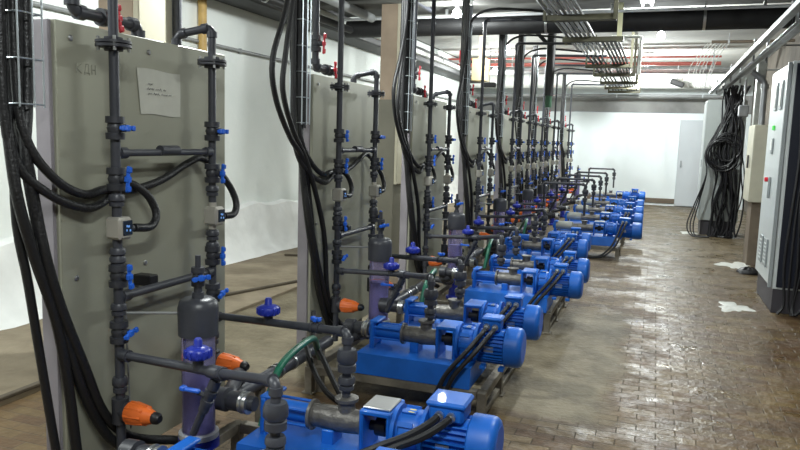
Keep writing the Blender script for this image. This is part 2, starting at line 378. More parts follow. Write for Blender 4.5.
XR = -1.9
def left_pipe(T, cfg):
    r = .0185
    mb = MB().tube((XR, .18, .12), (XR, .18, cfg['ztop'] if not cfg['elbow'] else 2.8), r)
    if cfg['elbow']:
        mb = MB().run([(XR, .18, .12), (XR, .18, 2.80), (-.80, .18, 2.78)], r)
    for z in (1.19, .985, .955, .77): union(mb, XR, .18, z, .027, .045)
    union(mb, XR, .18, .47, .027, .06)
    mb.build('riser_pipe', PVC, T)
    flange(T, XR, .18, 1.765)
    valve(T, XR, .18, 1.46, hang=PI/2 if cfg['u1'] else 0, hand='x')
    valve(T, XR, .18, 1.27, hand='x', hang=.1, hl=.10)
    meter(T, XR, .18, 1.085)
    valve(T, XR, .18, .90, hand='x', hang=-.1, hl=.10)
    valve(T, XR, .18, .68, hand='x', hang=1.25)
    relief(T, XR, .18, .365)
    # cross pipes
    c = MB().tube((XR, .18, 1.367), (XR, .79, 1.367), .014)
    for s in (.215, .755): c.tube((XR, s-.018, 1.367), (XR, s+.018, 1.367), .022)
    c.tube((XR, .43, 1.375), (XR, .54, 1.375), .021)
    c.build('cross_pipe', PVC, T)
    c = MB().tube((XR, .18, .815), (XR, .79, .815), .017)
    for s in (.215, .755): c.tube((XR, s-.018, .815), (XR, s+.018, .815), .024)
    c.build('cross_pipe', PVC, T)
    MB().box((-1.955, .40, .84), (.09, .05, .045), .004).build('pipe_clamp', RUBP, T)
    # dosing branch towards the near pump
    bx, bs, bz = cfg['A']
    mid = (-1.41, .12, .605 if cfg['u1'] else .62)
    b = MB().run([(XR, .18, .59), mid, (bx, bs, bz), (bx, bs, cfg['tz'])] if not cfg['elbow'] or cfg['B'] else [(XR, .18, .59), mid, (mid[0]+.03, bs, bz), (bx, bs, bz), (bx, bs, cfg['tz'])], .017)
    b.tube((XR+.01, .18, .59), (XR+.05, .175, .59), .024)
    b.tube((mid[0]-.03, mid[1]+.005, mid[2]), (mid[0]+.03, mid[1]-.005, mid[2]), .025)
    union(b, bx, bs, bz-.11, .036, .085); union(b, bx, bs, bz-.20, .030, .05)
    b.build('dosing_branch', PVC, T)
    dome(T, -1.50, .128, .607)
    # slanted drain tap
    p0 = Vector((mid[0], mid[1]+.01, mid[2])); p1 = p0+Vector((-.115, 0, -.25))
    d = MB().path([p0, p0.lerp(p1, .5), p1], .014, 10, False); d.tube(p0.lerp(p1, .12), p0.lerp(p1, .26), .021); d.tube(p0.lerp(p1, .5), p0.lerp(p1, .62), .020)
    d.build('drain_spout', PVC2, T)
    q = p0.lerp(p1, .40)
    vb = MB().lathe(q-(p1-p0).normalized()*.03, p1-p0, [(0, .017), (0, .024), (.02, .024), (.022, .02), (.038, .02), (.04, .024), (.06, .024), (.06, .017)], 12).tube(q, (q.x-.035, q.y-.02, q.z+.02), .010, 8).build('ball_valve', PVC2, T)
    MB().box((q.x-.06, q.y-.03, q.z+.028), (.085, .018, .014), .004).box((q.x-.088, q.y-.03, q.z+.03), (.022, .024, .018), .004).build('handle', BLUEH, vb)
    # suction side
    sx = cfg['sx']
    g = MB().run([(XR, .18, .20), (XR+.25, .18, .20), (XR+.30, bs, .30), (sx-.02, bs, .365)], .026, er=.06)
    g.lathe((sx-.19, bs, .362), (1, 0, 0), [(0, .03), (0, .046), (.05, .048), (.055, .034), (.07, .04), (.11, .04)], 16)
    g.build('suction_pipe', PVC2, T)
    MB().lathe((sx-.08, bs, .363), (1, 0, 0), [(0, .036), (0, .046), (.010, .046), (.012, .038), (.022, .038), (.024, .046), (.034, .046)], 18).build('hose_clamp', STEEL, T)
def right_pipe(T, cfg):
    r = .0175
    # loop over the board top
    mb = MB().run([(XR, .79, .30), (XR, .79, 1.92), (-2.06, .75, 1.885), (-2.06, .75, 1.60)], r, er=.035)
    for z in (1.19, .985, .93): union(mb, XR, .79, z, .027, .045)
    union(mb, XR, .79, .50, .027, .06)
    mb.build('riser_pipe', PVC, T)
    flange(T, XR, .79, 1.765)
    valve(T, XR, .79, 1.46, hand='x', hang=PI/2)
    valve(T, XR, .79, 1.27, hand='x', hang=.1, hl=.09)
    meter(T, XR, .79, 1.075)
    valve(T, XR, .79, .89, hand='x', hang=0, hl=.09)
    valve(T, XR, .79, .715, hand='x', hang=1.2)
    relief(T, XR, .79, .385)
    if cfg['B']:
        bx, bs, bz = cfg['B']
        mid = Vector((-1.42, .79*.45+bs*.55, .66))
        b = MB().run([(XR, .79, .605), (bx, bs, bz), (bx, bs, cfg['tz'])], .017)
        b.tube((XR+.01, .785, .605), (XR+.05, .77, .608), .024)
        union(b, bx, bs, bz-.11, .036, .085); union(b, bx, bs, bz-.20, .030, .05)
        b.build('dosing_branch', PVC, T)
        t = (-1.51-XR)/(bx-XR); p = Vector((XR, .79, .605)).lerp(Vector((bx, bs, bz)), t)
        dome(T, p.x, p.y, p.z-.005)
        p = Vector((XR, .79, .605)).lerp(Vector((bx, bs, bz)), .80)
        dd = (Vector((bx, bs, bz))-Vector((XR, .79, .605)))
        valve(T, p.x, p.y, p.z, axis=dd, hand='z', hang=0.2, r=.021, L=.06, hl=.07)
        sx = cfg['sx']
        g = MB().run([(XR, .79, .34), (XR+.16, .79-.02, .35), (sx-.16, bs, .362), (sx-.02, bs, .363)], .030, er=.05)
        g.lathe((sx-.21, bs, .362), (1, 0, 0), [(0, .03), (0, .046), (.06, .05), (.066, .034), (.08, .04), (.13, .04)], 16)
        g.build('suction_pipe', PVC2, T)
        MB().lathe((sx-.08, bs, .363), (1, 0, 0), [(0, .036), (0, .046), (.010, .046), (.012, .038), (.022, .038), (.024, .046), (.034, .046)], 18).build('hose_clamp', STEEL, T)
def supply_pipe(T, cfg):
    x = -2.06
    s0 = .15
    mb = MB().run([(x, s0, 3.1 if cfg['elbow'] is False else 2.95), (x, s0, 1.885), (x, .50, 1.885), (x, .50, 1.6)], .022, er=.035)
    mb.build('supply_run', PVC, T)
    valve(T, x, s0, 2.03, hand='x', hang=.12, r=.036, hm=RED, hl=.13, L=.10)
    valve(T, x, .33, 1.885, axis='y', hand='x', hang=1.4, r=.034, hm=RED, hl=.11, L=.09)
def board(T):
    MB().box((-2.012, .525, .965), (.024, 1.03, 1.73), .003).build('board_sheet', PANEL, T)
    e = MB().box((-2.055, .012, .965), (.07, .03, 1.73), .003); e.build('side_channel', PEDGE, T)
    MB().box((-2.045, .99, .965), (.04, .03, 1.70), .003).build('side_channel', PEDGE, T)
    f = MB()
    for s in (.14, .90): f.box((-2.055, s, .06), (.06, .06, .12), .004).box((-2.055, s, .004), (.12, .10, .008))
    f.build('foot', FRAME, T)
    for s, z in ((.075, 1.775), (.49, 1.775), (.97, 1.775), (.075, .90), (.45, .90), (.49, .93)):
        if (s, z) == (.49, .93): continue
        MB().lathe((-1.999, s, z), (1, 0, 0), [(0, .011), (.003, .011), (.006, .007)], 10).build('bolt', STEEL, T)
def cylinder(T):
    x, s = -1.675, .37
    MB().lathe((x, s, .24), (0, 0, 1), [(0, .066), (.44, .066)], 28).build('gauge_tube', TUBE, T)
    MB().lathe((x, s, .245), (0, 0, 1), [(0, .056), (.26, .056)], 24).build('tube_filling', LIQ, T)
    MB().lathe((x, s, .650), (0, 0, 1), [(0, .068), (0, .078), (.11, .080), (.135, .074), (.148, .058), (.150, .024), (.172, .022)], 28).build('tube_cap', PVC, T)
    MB().lathe((x, s, .225), (0, 0, 1), [(0, .068), (.0, .080), (.02, .080), (.024, .068)], 28).build('base_ring', CONDUIT, T)
    MB().lathe((x, s, .005), (0, 0, 1), [(0, .07), (.02, .07), (.03, .045), (.17, .045), (.18, .082), (.218, .082)], 24).build('tube_stand', NAVY, T)
    MB().tube((x, s, .81), (x, s, .91), .016).lathe((x, s, .90), (0, 0, 1), [(0, .012), (.07, .0115)], 10).build('vent_pipe', PVC, T)
    valve(T, x, s, .885, hand=(.8, -.6, 0), hang=1.45, r=.026, L=.075)
    MB().tube((x-.05, s-.02, .735), (-1.93, s-.12, .735), .006, 6).tube((-1.93, s-.12, .735), (-1.93, s-.10, .25), .0035, 6).build('support_rod', GPIPE, T)
def wire_tray(T, top):
    x = -2.02
    a, b = -.155, -.055
    m = MB()
    for s in (a, (a+b)/2+.01, b): m.tube((x+.03, s, 1.52), (x+.03, s, top), .0036, 6)
    for s in (a, b): m.tube((x-.05, s, 1.52), (x-.05, s, top), .0032, 6)
    m.build('long_wires', WIRE, T)
    z = 1.53
    while z < top:
        m = MB(); m.tube((x+.03, a, z), (x+.03, b, z), .003, 6); m.tube((x+.03, a, z), (x-.05, a, z), .003, 6); m.tube((x+.03, b, z), (x-.05, b, z), .003, 6); m.tube((x-.05, a, z), (x-.05, b, z), .003, 6)
        m.build('cross_wire', WIRE, T); z += .15

HR = .0165
X1 = -1.955
def P3(x, pts): return [(x, s, z) for s, z in pts]
HOSES_MAIN = [
 ('hose_to_far_meter', [(-2.03, -.13, 3.08), (-2.03, -.13, 2.2), (-2.02, -.14, 1.60), (-2.0, -.12, 1.40), (-1.97, -.036, 1.273), (X1, .076, 1.215), (-1.965, .192, 1.226), (-1.968, .339, 1.216), (-1.967, .523, 1.248), (-1.967, .70, 1.315), (-1.967, .80, 1.335), (-1.94, .885, 1.28), (-1.92, .96, 1.20), (-1.90, .985, 1.12), (-1.89, .95, 1.07), (-1.89, .87, 1.066)], HR),
 ('hose_to_near_meter', [(-2.04, -.165, 3.08), (-2.04, -.165, 2.2), (-2.03, -.185, 1.55), (-2.01, -.155, 1.33), (-1.975, -.06, 1.222), (X1, .075, 1.165), (-1.967, .19, 1.18), (-1.965, .30, 1.245), (-1.93, .38, 1.20), (-1.91, .415, 1.12), (-1.90, .37, 1.07), (-1.89, .26, 1.077)], HR),
]
HOSES_DOWN = [
 [(-2.05, -.10, 3.08), (-2.05, -.10, 1.7), (-2.04, -.16, 1.50), (-2.02, -.175, 1.40), (-2.0, -.167, 1.209), (-1.99, -.115, 1.0), (-1.98, -.045, .774), (-1.98, .0, .534), (-1.975, .03, .249), (-1.96, .04, .05)],
 [(-2.04, -.07, 3.08), (-2.04, -.075, 1.7), (-2.01, -.12, 1.376), (-2.0, -.097, 1.135), (-1.985, -.056, .88), (-1.975, 0, .682), (-1.965, .077, .426), (-1.94, .2, .21), (-1.82, .36, .10)],
 [(-2.06, -.15, 3.08), (-2.06, -.14, 1.8), (-2.02, -.10, 1.30), (-1.98, -.085, 1.027), (-1.965, -.035, .818), (-1.955, .06, .564), (-1.945, .14, .36), (-1.92, .26, .22), (-1.80, .42, .16)],
 [(-2.07, -.08, 3.08), (-2.07, -.09, 1.8), (-2.045, -.14, 1.2), (-2.03, -.11, .9), (-2.02, -.06, .5), (-2.0, -.03, .2), (-1.99, .0, .05)],
]
HOSES_LOOP = [
 [(-2.0, -.22, 3.08), (-1.99, -.25, 2.5), (-1.99, -.358, 2.148), (-2.0, -.48, 1.86), (-2.0, -.438, 1.646), (-2.0, -.273, 1.44), (-1.99, -.12, 1.30), (-2.0, -.02, 1.05), (-1.98, .05, .6), (-1.95, .18, .2)],
 [(-2.03, -.20, 3.08), (-2.02, -.22, 2.3), (-2.02, -.296, 1.937), (-2.02, -.33, 1.709), (-2.01, -.225, 1.485), (-1.975, -.093, 1.27), (-1.95, .083, .857), (-1.94, .157, .384), (-1.85, .3, .12)],
]

# ------------------------------------------------------------------ pumps
def make_pump(k=1.0, big=False):
    """motor at +x end (x=0), suction at -x; axis z .365"""
    Z = .365
    T = bpy.data.objects.new('dosing_pump', None); COL.objects.link(T)
    X = lambda a: -a*k
    # base channel
    L0, L1 = X(.24), X(.89)
    mb = MB()
    y0, y1, z0, z1 = -.175, .175, .165, .275
    t = .006
    mb.add([(L1, y0-.02, z0), (L0, y0-.02, z0), (L0, y0, z1), (L1, y0, z1), (L1, y1, z1), (L0, y1, z1), (L0, y1+.02, z0), (L1, y1+.02, z0)],
           [(0, 1, 2, 3), (3, 2, 5, 4), (4, 5, 6, 7), (1, 6, 5, 2), (0, 3, 4, 7), (0, 7, 6, 1)])
    mb.build('base_channel', BLUE, T)
    # motor
    m = MB().lathe((X(.075), 0, Z), (-1, 0, 0), [(0, .080), (.17*k, .080)], 28)
    for i in range(30):
        an = 2*PI*i/30
        if abs(math.sin(an)) > .86 and math.cos(an) > -2 and math.sin(an) > 0: continue
        R = Matrix.Rotation(an, 3, 'X')
        c = Vector((X(.16), 0, Z)) + R @ Vector((0, .088, 0))
        m.box(c, (.155*k, .022, .004), 0, R)
    m.lathe((X(.235), 0, Z), (-1, 0, 0), [(0, .09), (.004, .108), (.018, .108), (.022, .085), (.05, .06)], 24)
    m.build('motor_body', BLUE, T)
    m = MB().lathe((0, 0, Z), (-1, 0, 0), [(0, .045), (.0, .082), (.006, .096), (.016, .104), (.03, .107), (.09*k, .107), (.095*k, .100)], 32)
    fc = m.build('fan_cover', BLUE, T)
    g = MB()
    for r in (.02, .034, .048, .062, .074): g.lathe((.0008, 0, Z), (-1, 0, 0), [(0, r-.003), (0, r+.003), (.002, r+.003)], 20)
    g.build('fan_grille', BLUEH, fc)
    jw = .096 if k < 1.05 else .13
    j = MB().box((X(.17), .0, Z+.112), (jw, jw*.95, .06), .01)
    jb = j.build('junction_box', BLUE, T)
    MB().box((X(.17), .0, Z+.148), (jw*1.13, jw*1.08, .022), .008).build('box_lid', BLUE, jb)
    for dx in (-.022, .022):
        MB().lathe((X(.17)+dx, -jw*.47, Z+.110), (0, -1, -.25), [(0, .017), (.014, .018), (.016, .013), (.03, .012)], 10).build('cable_gland', STEEL, jb)
    MB().box((X(.17), -.0905, Z-.005), (.05, .004, .035), 0).build('rating_plate', STEEL, T)
    for dx in (.10, .20):
        for yy in (-.07, .07): MB().box((X(dx), yy, Z-.105), (.03, .05, .02), .003).build('motor_foot', BLUE, T)
    # gear / coupling bell
    m = MB().lathe((X(.25), 0, Z), (-1, 0, 0), [(0, .07), (.03*k, .088), (.075*k, .088), (.08*k, .070), (.10*k, .070)], 28)
    for i in range(10):
        an = 2*PI*i/10; R = Matrix.Rotation(an, 3, 'X'); c = Vector((X(.303), 0, Z)) + R @ Vector((0, .09, 0))
        m.box(c, (.05*k, .012, .018), 0, R)
    m.lathe((X(.34), 0, Z), (-1, 0, 0), [(0, .07), (0, .098), (.014, .098), (.014, .07)], 28)
    m.build('gear_housing', BLUE, T)
    MB().box((X(.295), -.02, Z+.089), (.022, .03, .004)).build('yellow_tag', YEL, T)
    # lantern frame
    a, b = X(.355), X(.465); xm = (a+b)/2; w = abs(a-b)
    m = MB().box((a-.007, 0, Z-.01), (.016, .17, .19), .006).box((b+.007, 0, Z-.01), (.016, .17, .19), .006)
    m.box((xm, 0, Z+.078), (w, .17, .018), .004).box((xm, 0, Z-.098), (w, .17, .02), .004)
    m.build('lantern_frame', BLUE, T)
    MB().tube((a, 0, Z), (b, 0, Z), .02, 12).tube((xm-.02, 0, Z), (xm+.02, 0, Z), .036, 12).build('shaft_coupling', RUBP, T)
    if k > 1.05 or big: MB().box((xm, 0, Z+.092), (w*.9, .13, .008), .003).build('guard_plate', STEEL, T)
    # suction housing with tee (grey cast)
    tx = X(.545) if not big else X(.56)
    c0, c1 = X(.465), X(.68)
    L = abs(c0-c1)
    m = MB().lathe((c0, 0, Z), (-1, 0, 0), [(0, .05), (0, .058), (.012, .058), (.014, .044), (L*.45, .050), (L*.8, .046), (L-.012, .044), (L-.012, .060), (L, .060), (L, .05)], 22)
    m.tube((tx, 0, Z), (tx, 0, Z+.085), .034, 16).lathe((tx, 0, Z+.08), (0, 0, 1), [(0, .036), (0, .046), (.012, .046), (.014, .03)], 16)
    m.build('discharge_housing', IRON, T)
    MB().box((X(.60), 0, .30), (.05, .09, .06), .004).build('support_foot', BLUE, T)
    # stator
    s0, s1 = X(.68), X(.855); L = abs(s0-s1)
    if not big:
        m = MB().lathe((s0, 0, Z), (-1, 0, 0), [(0, .040), (L, .040)], 20)
        for yy, zz in ((-.052, .03), (.052, .03), (-.052, -.03), (.052, -.03)): m.tube((s0, yy, Z+zz), (s1, yy, Z+zz), .006, 6)
        m.build('stator_tube', BLUE, T)
    else:
        MB().lathe((s0, 0, Z+.01), (-1, 0, 0), [(0, .056), (L, .056)], 22).build('stator_tube', GREYT, T)
    m = MB().box((s1+.01, 0, Z-.01), (.022, .14, .14), .006).box((s1+.01, -.05, Z-.07), (.03, .03, .08), .003).box((s1+.01, .05, Z-.07), (.03, .03, .08), .003)
    m.box((s1+.02, 0, Z+.062), (.05, .13, .014), .004)
    m.lathe((s1, 0, Z), (-1, 0, 0), [(0, .036), (.02, .036)], 16)
    m.build('end_support', BLUE, T)
    return T

def make_stand(L, W, posts=True):
    """L along y, W along x; origin near-right floor corner, extends -x,+y"""
    T = bpy.data.objects.new('pump_stand', None); COL.objects.link(T)
    for y in (0, .42, L):
        for x in (0, -W):
            hgt = .155
            MB().box((x, y, hgt/2), (.045, .045, hgt), .003).box((x, y, .004), (.07, .07, .008)).build('leg', FRAME, T)
    m = MB()
    for y in (0, L): m.box((-W/2, y, .138), (W-.05, .045, .045), .003)
    for x in (0, -W): m.box((x, L/2, .138), (.045, L-.05, .045), .003)
    m.build('top_rail', FRAME, T)
    MB().box((0, L/2, .03), (.03, L-.05, .03), .003).build('floor_rail', FRAME, T)
    if posts: MB().box((-W+.01, -.0, .265), (.05, .045, .21), .003).build('side_post', FRAME, T)
    return T

ORD = ['nearest', 'second', 'third', 'fourth', 'fifth', 'sixth', 'seventh', 'eighth', 'last']
UY = [1.93, 3.90, 5.79, 7.70, 9.60, 10.95, 12.30, 13.80, 16.30]
CF = {
 'u1': dict(u1=True, elbow=False, ztop=3.1, A=(-1.05, -.10, .70), B=(-1.057, .45, .715), tz=.46, sx=-1.44),
 'u2': dict(u1=False, elbow=False, ztop=3.1, A=(-1.115, -.27, .70), B=(-1.105, .32, .70), tz=.46, sx=-1.43),
 'u4': dict(u1=False, elbow=True, ztop=2.8, A=(-1.155, -.27, .70), B=(-1.145, .32, .70), tz=.46, sx=-1.47),
 'u5': dict(u1=False, elbow=True, ztop=2.8, A=(-.84, -.12, .93), B=None, tz=.52, sx=-1.30),
}
def unit_key(i): return 'u1' if i == 0 else 'u2' if i < 3 else 'u4' if i == 3 else 'u5'
protos = {}
def place(kind, key, i, build, label, cat, group=None):
    """first time builds the proto at its place, then copies it"""
    k = (kind, key)
    if k not in protos:
        T = bpy.data.objects.new(kind, None); COL.objects.link(T); build(T); protos[k] = T
    else:
        T = copy_tree(protos[k])
    T.location = (0, UY[i], 0); tag(T, label, cat, group)
    return T
def hose(name, pts, r, i, label, group, m=RUB, cat='hose', jit=0.):
    key = ('hose', name)
    if key not in protos or jit:
        random.seed(i*17+len(pts))
        pp = [(p[0], p[1]+random.uniform(-jit, jit) if 0 < q < len(pts)-1 else p[1], p[2]) for q, p in enumerate(pts)]
        o = MB().path(pp, r, 10, True, 5).build(name, m); protos[key] = o
    else:
        o = protos[key].copy(); COL.objects.link(o)
    o.location = (0, UY[i], 0); tag(o, label, cat, group); return o

def where(i): return 'nearest board' if i == 0 else ('last board' if i == 8 else ORD[i]+' board from the camera')
for i, Y in enumerate(UY):
    w = where(i); k = unit_key(i); cf = CF[k]
    place('mounting_board', 'b', i, board, 'grey green upright board, the '+w.replace(' board', '')+(' in the row' if i in (0, 8) else ''), 'mounting board', 'upright boards behind the pumps')
    place('dosing_pipework', k, i, lambda T: (left_pipe(T, cf), right_pipe(T, cf)), 'dark plastic pipework with blue valves fixed on the '+w, 'pipework', 'valve pipework on the boards')
    place('supply_pipework', 'e' if cf['elbow'] else 'n', i, lambda T: supply_pipe(T, cf), 'dark supply pipe with red valve handles above the '+w, 'pipework', 'red-handled supply pipes')
    place('gauge_cylinder', 'c', i, cylinder, 'purple tinted gauge cylinder with dark cap before the '+w, 'cylinder', 'purple gauge cylinders')
    place('wire_cable_tray', 't', i, lambda T: wire_tray(T, 3.08), 'upright silver wire basket tray at the near edge of the '+w, 'cable tray', 'upright wire trays')
    for n, (nm, pts, r) in enumerate(HOSES_MAIN):
        hose('hose' if n == 0 else 'hose', pts, r, i, 'black hose bending to the %s flow meter of the %s' % ('far' if n == 0 else 'near', w), 'hoses to the flow meters') if (('hose', 'm%d' % n) not in protos) else None
        if ('hose', 'm%d' % n) not in protos:
            protos[('hose', 'm%d' % n)] = protos.pop(('hose', 'hose'))
        else:
            o = protos[('hose', 'm%d' % n)].copy(); COL.objects.link(o); o.location = (0, Y, 0)
            tag(o, 'black hose bending to the %s flow meter of the %s' % ('far' if n == 0 else 'near', w), 'hose', 'hoses to the flow meters')
    desc = ['outermost thick black hose hanging down beside the ', 'thick black hose curving low across the ', 'black hose crossing the lower near corner of the ', 'rearmost black hose running straight down at the ']
    for n, pts in enumerate(HOSES_DOWN):
        if i > 0 and n in (0, 3): continue
        key = ('hose', 'd%d' % n)
        if key not in protos: protos[key] = MB().path(pts, .019 if n < 3 else .016, 10, True, 5).build('hose', RUB); o = protos[key]
        else: o = protos[key].copy(); COL.objects.link(o)
        o.location = (0, Y, 0); tag(o, desc[n]+w, 'hose', 'hoses hanging down by the boards')
    if i > 0:
        for n, pts in enumerate(HOSES_LOOP):
            key = ('hose', 'l%d' % n)
            if key not in protos: protos[key] = MB().path(pts, .0165, 10, True, 5).build('hose', RUB); o = protos[key]
            else: o = protos[key].copy(); COL.objects.link(o)
            o.location = (0, Y, 0); tag(o, ('slack black hose bowing widest away from the ' if n == 0 else 'black hose with a slighter bow beside the ')+w, 'hose', 'slack hoses from the ceiling')

# pumps: (end x, y, kind, label)
pr = {}
def put_pump(kind, x, y, label):
    if kind not in pr:
        pr[kind] = T = make_pump(*{'u1': (1.10, False), 'std': (1.0, False), 'big': (1.30, True)}[kind])
    else: T = copy_tree(pr[kind])
    T.location = (x, y, 0); return tag(T, label, 'pump', 'blue motor pumps on the stands')
put_pump('u1', -.475, 1.83, 'blue motor pump nearest the camera, cut off by the bottom edge')
put_pump('u1', -.455, 2.38, 'large blue pump with silver-topped frame, second nearest the camera')
for n, (x, y) in enumerate(((-.59, 3.63), (-.585, 4.20))):
    put_pump('std', x, y, 'blue pump on the second stand, its '+('near' if n == 0 else 'far')+' one')
for n, (x, y) in enumerate(((-.465, 5.50), (-.475, 6.18))):
    put_pump('std', x, y, 'blue pump on the third stand, its '+('near' if n == 0 else 'far')+' one')
for n, (x, y) in enumerate(((-.60, 7.43), (-.62, 8.02))):
    put_pump('std', x, y, 'blue pump on the fourth stand, its '+('near' if n == 0 else 'far')+' one')
BIG = (9.48, 10.83, 12.18, 13.68, 16.18)
for n, y in enumerate(BIG):
    put_pump('big', -.10-.015*n, y, ['long blue pump with grey tube, first of the far long ones', 'long blue pump with grey tube, second of the far long ones', 'long blue pump with grey tube, third of the far long ones', 'long blue pump with grey tube, fourth of the far long ones', 'long blue pump with grey tube, farthest of all near the back wall'][n])
std = None
for n, (x, y) in enumerate(((-.70, 1.66), (-.765, 3.46), (-.70, 5.35), (-.80, 7.26))):
    if n == 0: T = make_stand(.96, 1.0, False)
    elif std is None: T = std = make_stand(.96, 1.0)
    else: T = copy_tree(std)
    T.location = (x, y, 0)
    tag(T, 'stained steel stand under the %s pair of pumps' % ['nearest', 'second', 'third', 'fourth'][n], 'stand', 'steel stands under the pumps')
for n, pts in enumerate(([(-1.70, 3.36, .50), (-1.62, 3.2, .42), (-1.50, 3.1, .32), (-1.36, 3.0, .20), (-1.2, 2.92, .09), (-1.0, 2.9, .03)], [(-1.72, 3.30, .36), (-1.62, 3.2, .25), (-1.50, 3.12, .16), (-1.36, 3.1, .10), (-1.2, 3.12, .05), (-1.05, 3.2, .03)])):
    tag(MB().path(pts, .015, 8).build('hose', RUB), ['black hose sloping down before the post of the second stand', 'lower black hose curling behind the post of the second stand'][n], 'hose')
bs = None
for n, y in enumerate(BIG):
    if bs is None: T = bs = make_stand(.46, .95)
    else: T = copy_tree(bs)
    T.location = (-.38, y-.23, 0)
    tag(T, 'steel stand under the %s long pump with grey tube' % ['first', 'second', 'third', 'fourth', 'farthest'][n], 'stand', 'steel stands under the pumps')

# motor power cables (two per pump)
def motor_cables(jx, y, far, lab, flat=False):
    for n, dx in enumerate((-.022, .022)):
        x = jx+dx
        pts = [(x, y-.087, .467), (x-.01, y-.14, .45), (x-.06, y-.20, .38), (x-.16, y-.25, .25), (x-.22, y-.27, .12), (x-.30, y-.26, .03), (x-.55, y-.2, .02)]
        if far: pts = [(x, y-.087, .467), (x-.01, y-.15, .44), (x-.05, y-.24, .32), (x-.12, y-.33, .17), (x-.26, y-.38, .05), (x-.50, y-.36, .018), (x-.75, y-.30, .018)]
        if flat: pts = [(x, y-.087, .475), (x-.02, y-.125, .46), (x-.08, y-.17, .425), (x-.18, y-.21, .38), (x-.30, y-.25, .31), (x-.36, y-.27, .18), (x-.38, y-.28, .03), (x-.5, y-.26, .02)]
        o = MB().path(pts, .0145 if flat else .0125, 8, True, 5).build('power_cable', RUBP)
        tag(o, 'black power cable from the %s gland of %s' % ('left' if n == 0 else 'right', lab), 'cable', 'power cables of the pump motors')
motor_cables(-.475-.187, 1.83, False, 'the bottom-edge pump nearest the camera')
motor_cables(-.455-.187, 2.38, False, 'the large pump second nearest the camera', True)
for n, (x, y) in enumerate(((-.59, 3.63), (-.585, 4.20), (-.465, 5.50), (-.475, 6.18), (-.60, 7.43), (-.62, 8.02))):
    motor_cables(x-.17, y, n % 2 == 1 and False, 'the %s pump on the %s stand' % (('near', 'far')[n % 2], ('second', 'third', 'fourth')[n//2]))
for n, y in enumerate(BIG[:3]):
    motor_cables(-.10-.015*n-.221, y, True, 'the %s far long pump' % ('first', 'second', 'third')[n])

# paper note + writing on nearest board
T = thing('paper_note', 'creased handwritten paper note taped to the nearest board', 'note', (-1.9985, 2.345, 1.52))
vs = []; fs = []
random.seed(5)
nx, nz = 6, 5
for j in range(nz+1):
    for i in range(nx+1):
        u = i/nx; v = j/nz
        vs.append((.0015+.003*math.sin(u*5+v*3)*v*(1-v)+.0012*random.random(), .02*(1-v)*(1-u)+u*.275, v*.185+.004*math.sin(u*6)))
for j in range(nz):
    for i in range(nx):
        a = j*(nx+1)+i; fs.append((a, a+1, a+nx+2, a+nx+1))
nv = len(vs)
vs2 = vs + [(x-.0012, y, z) for x, y, z in vs]
fs2 = fs + [tuple(q+nv for q in reversed(f)) for f in fs]
MB().add(vs2, fs2).build('paper_sheet', PAPER, T)
ink = MB()
for row, (z, segs) in enumerate(((.125, ((.06, .095),)), (.105, ((.055, .10), (.108, .15), (.155, .175))), (.085, ((.06, .085), (.095, .135), (.142, .185), (.192, .215))))):
    for a, b in segs:
        pts = []; y = a; k = 0
        while y < b:
            pts.append((.0065, y, z+(.005 if k % 2 else -.002)+random.uniform(-.002, .002))); y += .006; k += 1
        if len(pts) > 1: ink.path(pts, .0009, 4, False)
ink.build('handwriting', INK, T)
mk = MB()
def stroke(pts): mk.path([(-1.9985, 1.93+a, b) for a, b in pts], .0016, 4, False)
z0, hh = 1.655, .035
stroke([(.10, z0), (.10, z0+hh)]); stroke([(.125, z0+hh), (.10, z0+.5*hh), (.125, z0)])          # K
stroke([(.14, z0-.004), (.14, z0+.004), (.147, z0+hh), (.158, z0+hh), (.16, z0+.004), (.164, z0-.004)]); stroke([(.138, z0+.004), (.164, z0+.004)])  # D-like
stroke([(.175, z0), (.175, z0+hh)]); stroke([(.175, z0+hh*.5), (.192, z0+hh*.5)]); stroke([(.192, z0), (.192, z0+hh)])  # H
ob = mk.build('pencil_lettering', PENC, None)
b0 = [o for o in bpy.data.objects if o.name.startswith('mounting_board') and abs(o.location.y-1.93) < .01][0]
ob.parent = b0; ob.location = (0, -1.93, 0)

# suction header pipes + green hoses between the units
for i in range(0, 4):
    y0 = UY[i]+.62; y1 = UY[i+1]-.30 if i < 4 else y0+1
    T = thing('header_pipe', 'dark header pipe with silver clamps low behind the '+['nearest', 'second', 'third', 'fourth'][i]+' stand', 'pipe', (-1.72, y0, 0), 'low header pipes')
    MB().tube((0, 0, .27), (0, y1-y0, .27), .034, 16).lathe((0, .02, .27), (0, 1, 0), [(0, .034), (0, .046), (.07, .046), (.07, .034)], 16).build('pipe', PVC, T)
    for q in (.42, .46, .60): MB().lathe((0, q, .27), (0, 1, 0), [(0, .034), (0, .040), (.014, .040), (.014, .034)], 16).build('hose_clamp', STEEL, T)
    MB().box((0, .3, .12), (.04, .04, .24), .003).build('support_post', FRAME, T)
    MB().box((0, y1-y0-.1, .12), (.04, .04, .24), .003).build('support_post', FRAME, T)
    h = MB().path([(-1.40, UY[i]+.40, .30), (-1.385, UY[i]+.47, .47), (-1.39, UY[i]+.57, .525), (-1.42, UY[i]+.77, .53), (-1.48, UY[i]+1.0, .49), (-1.56, UY[i]+1.2, .38), (-1.64, UY[i]+1.4, .26)], .016, 10, True, 6).build('green_hose', GREEN)
    tag(h, 'green hose arching behind the %s pair of pumps' % ['nearest', 'second', 'third', 'fourth'][i], 'hose', 'green hoses behind the pumps')

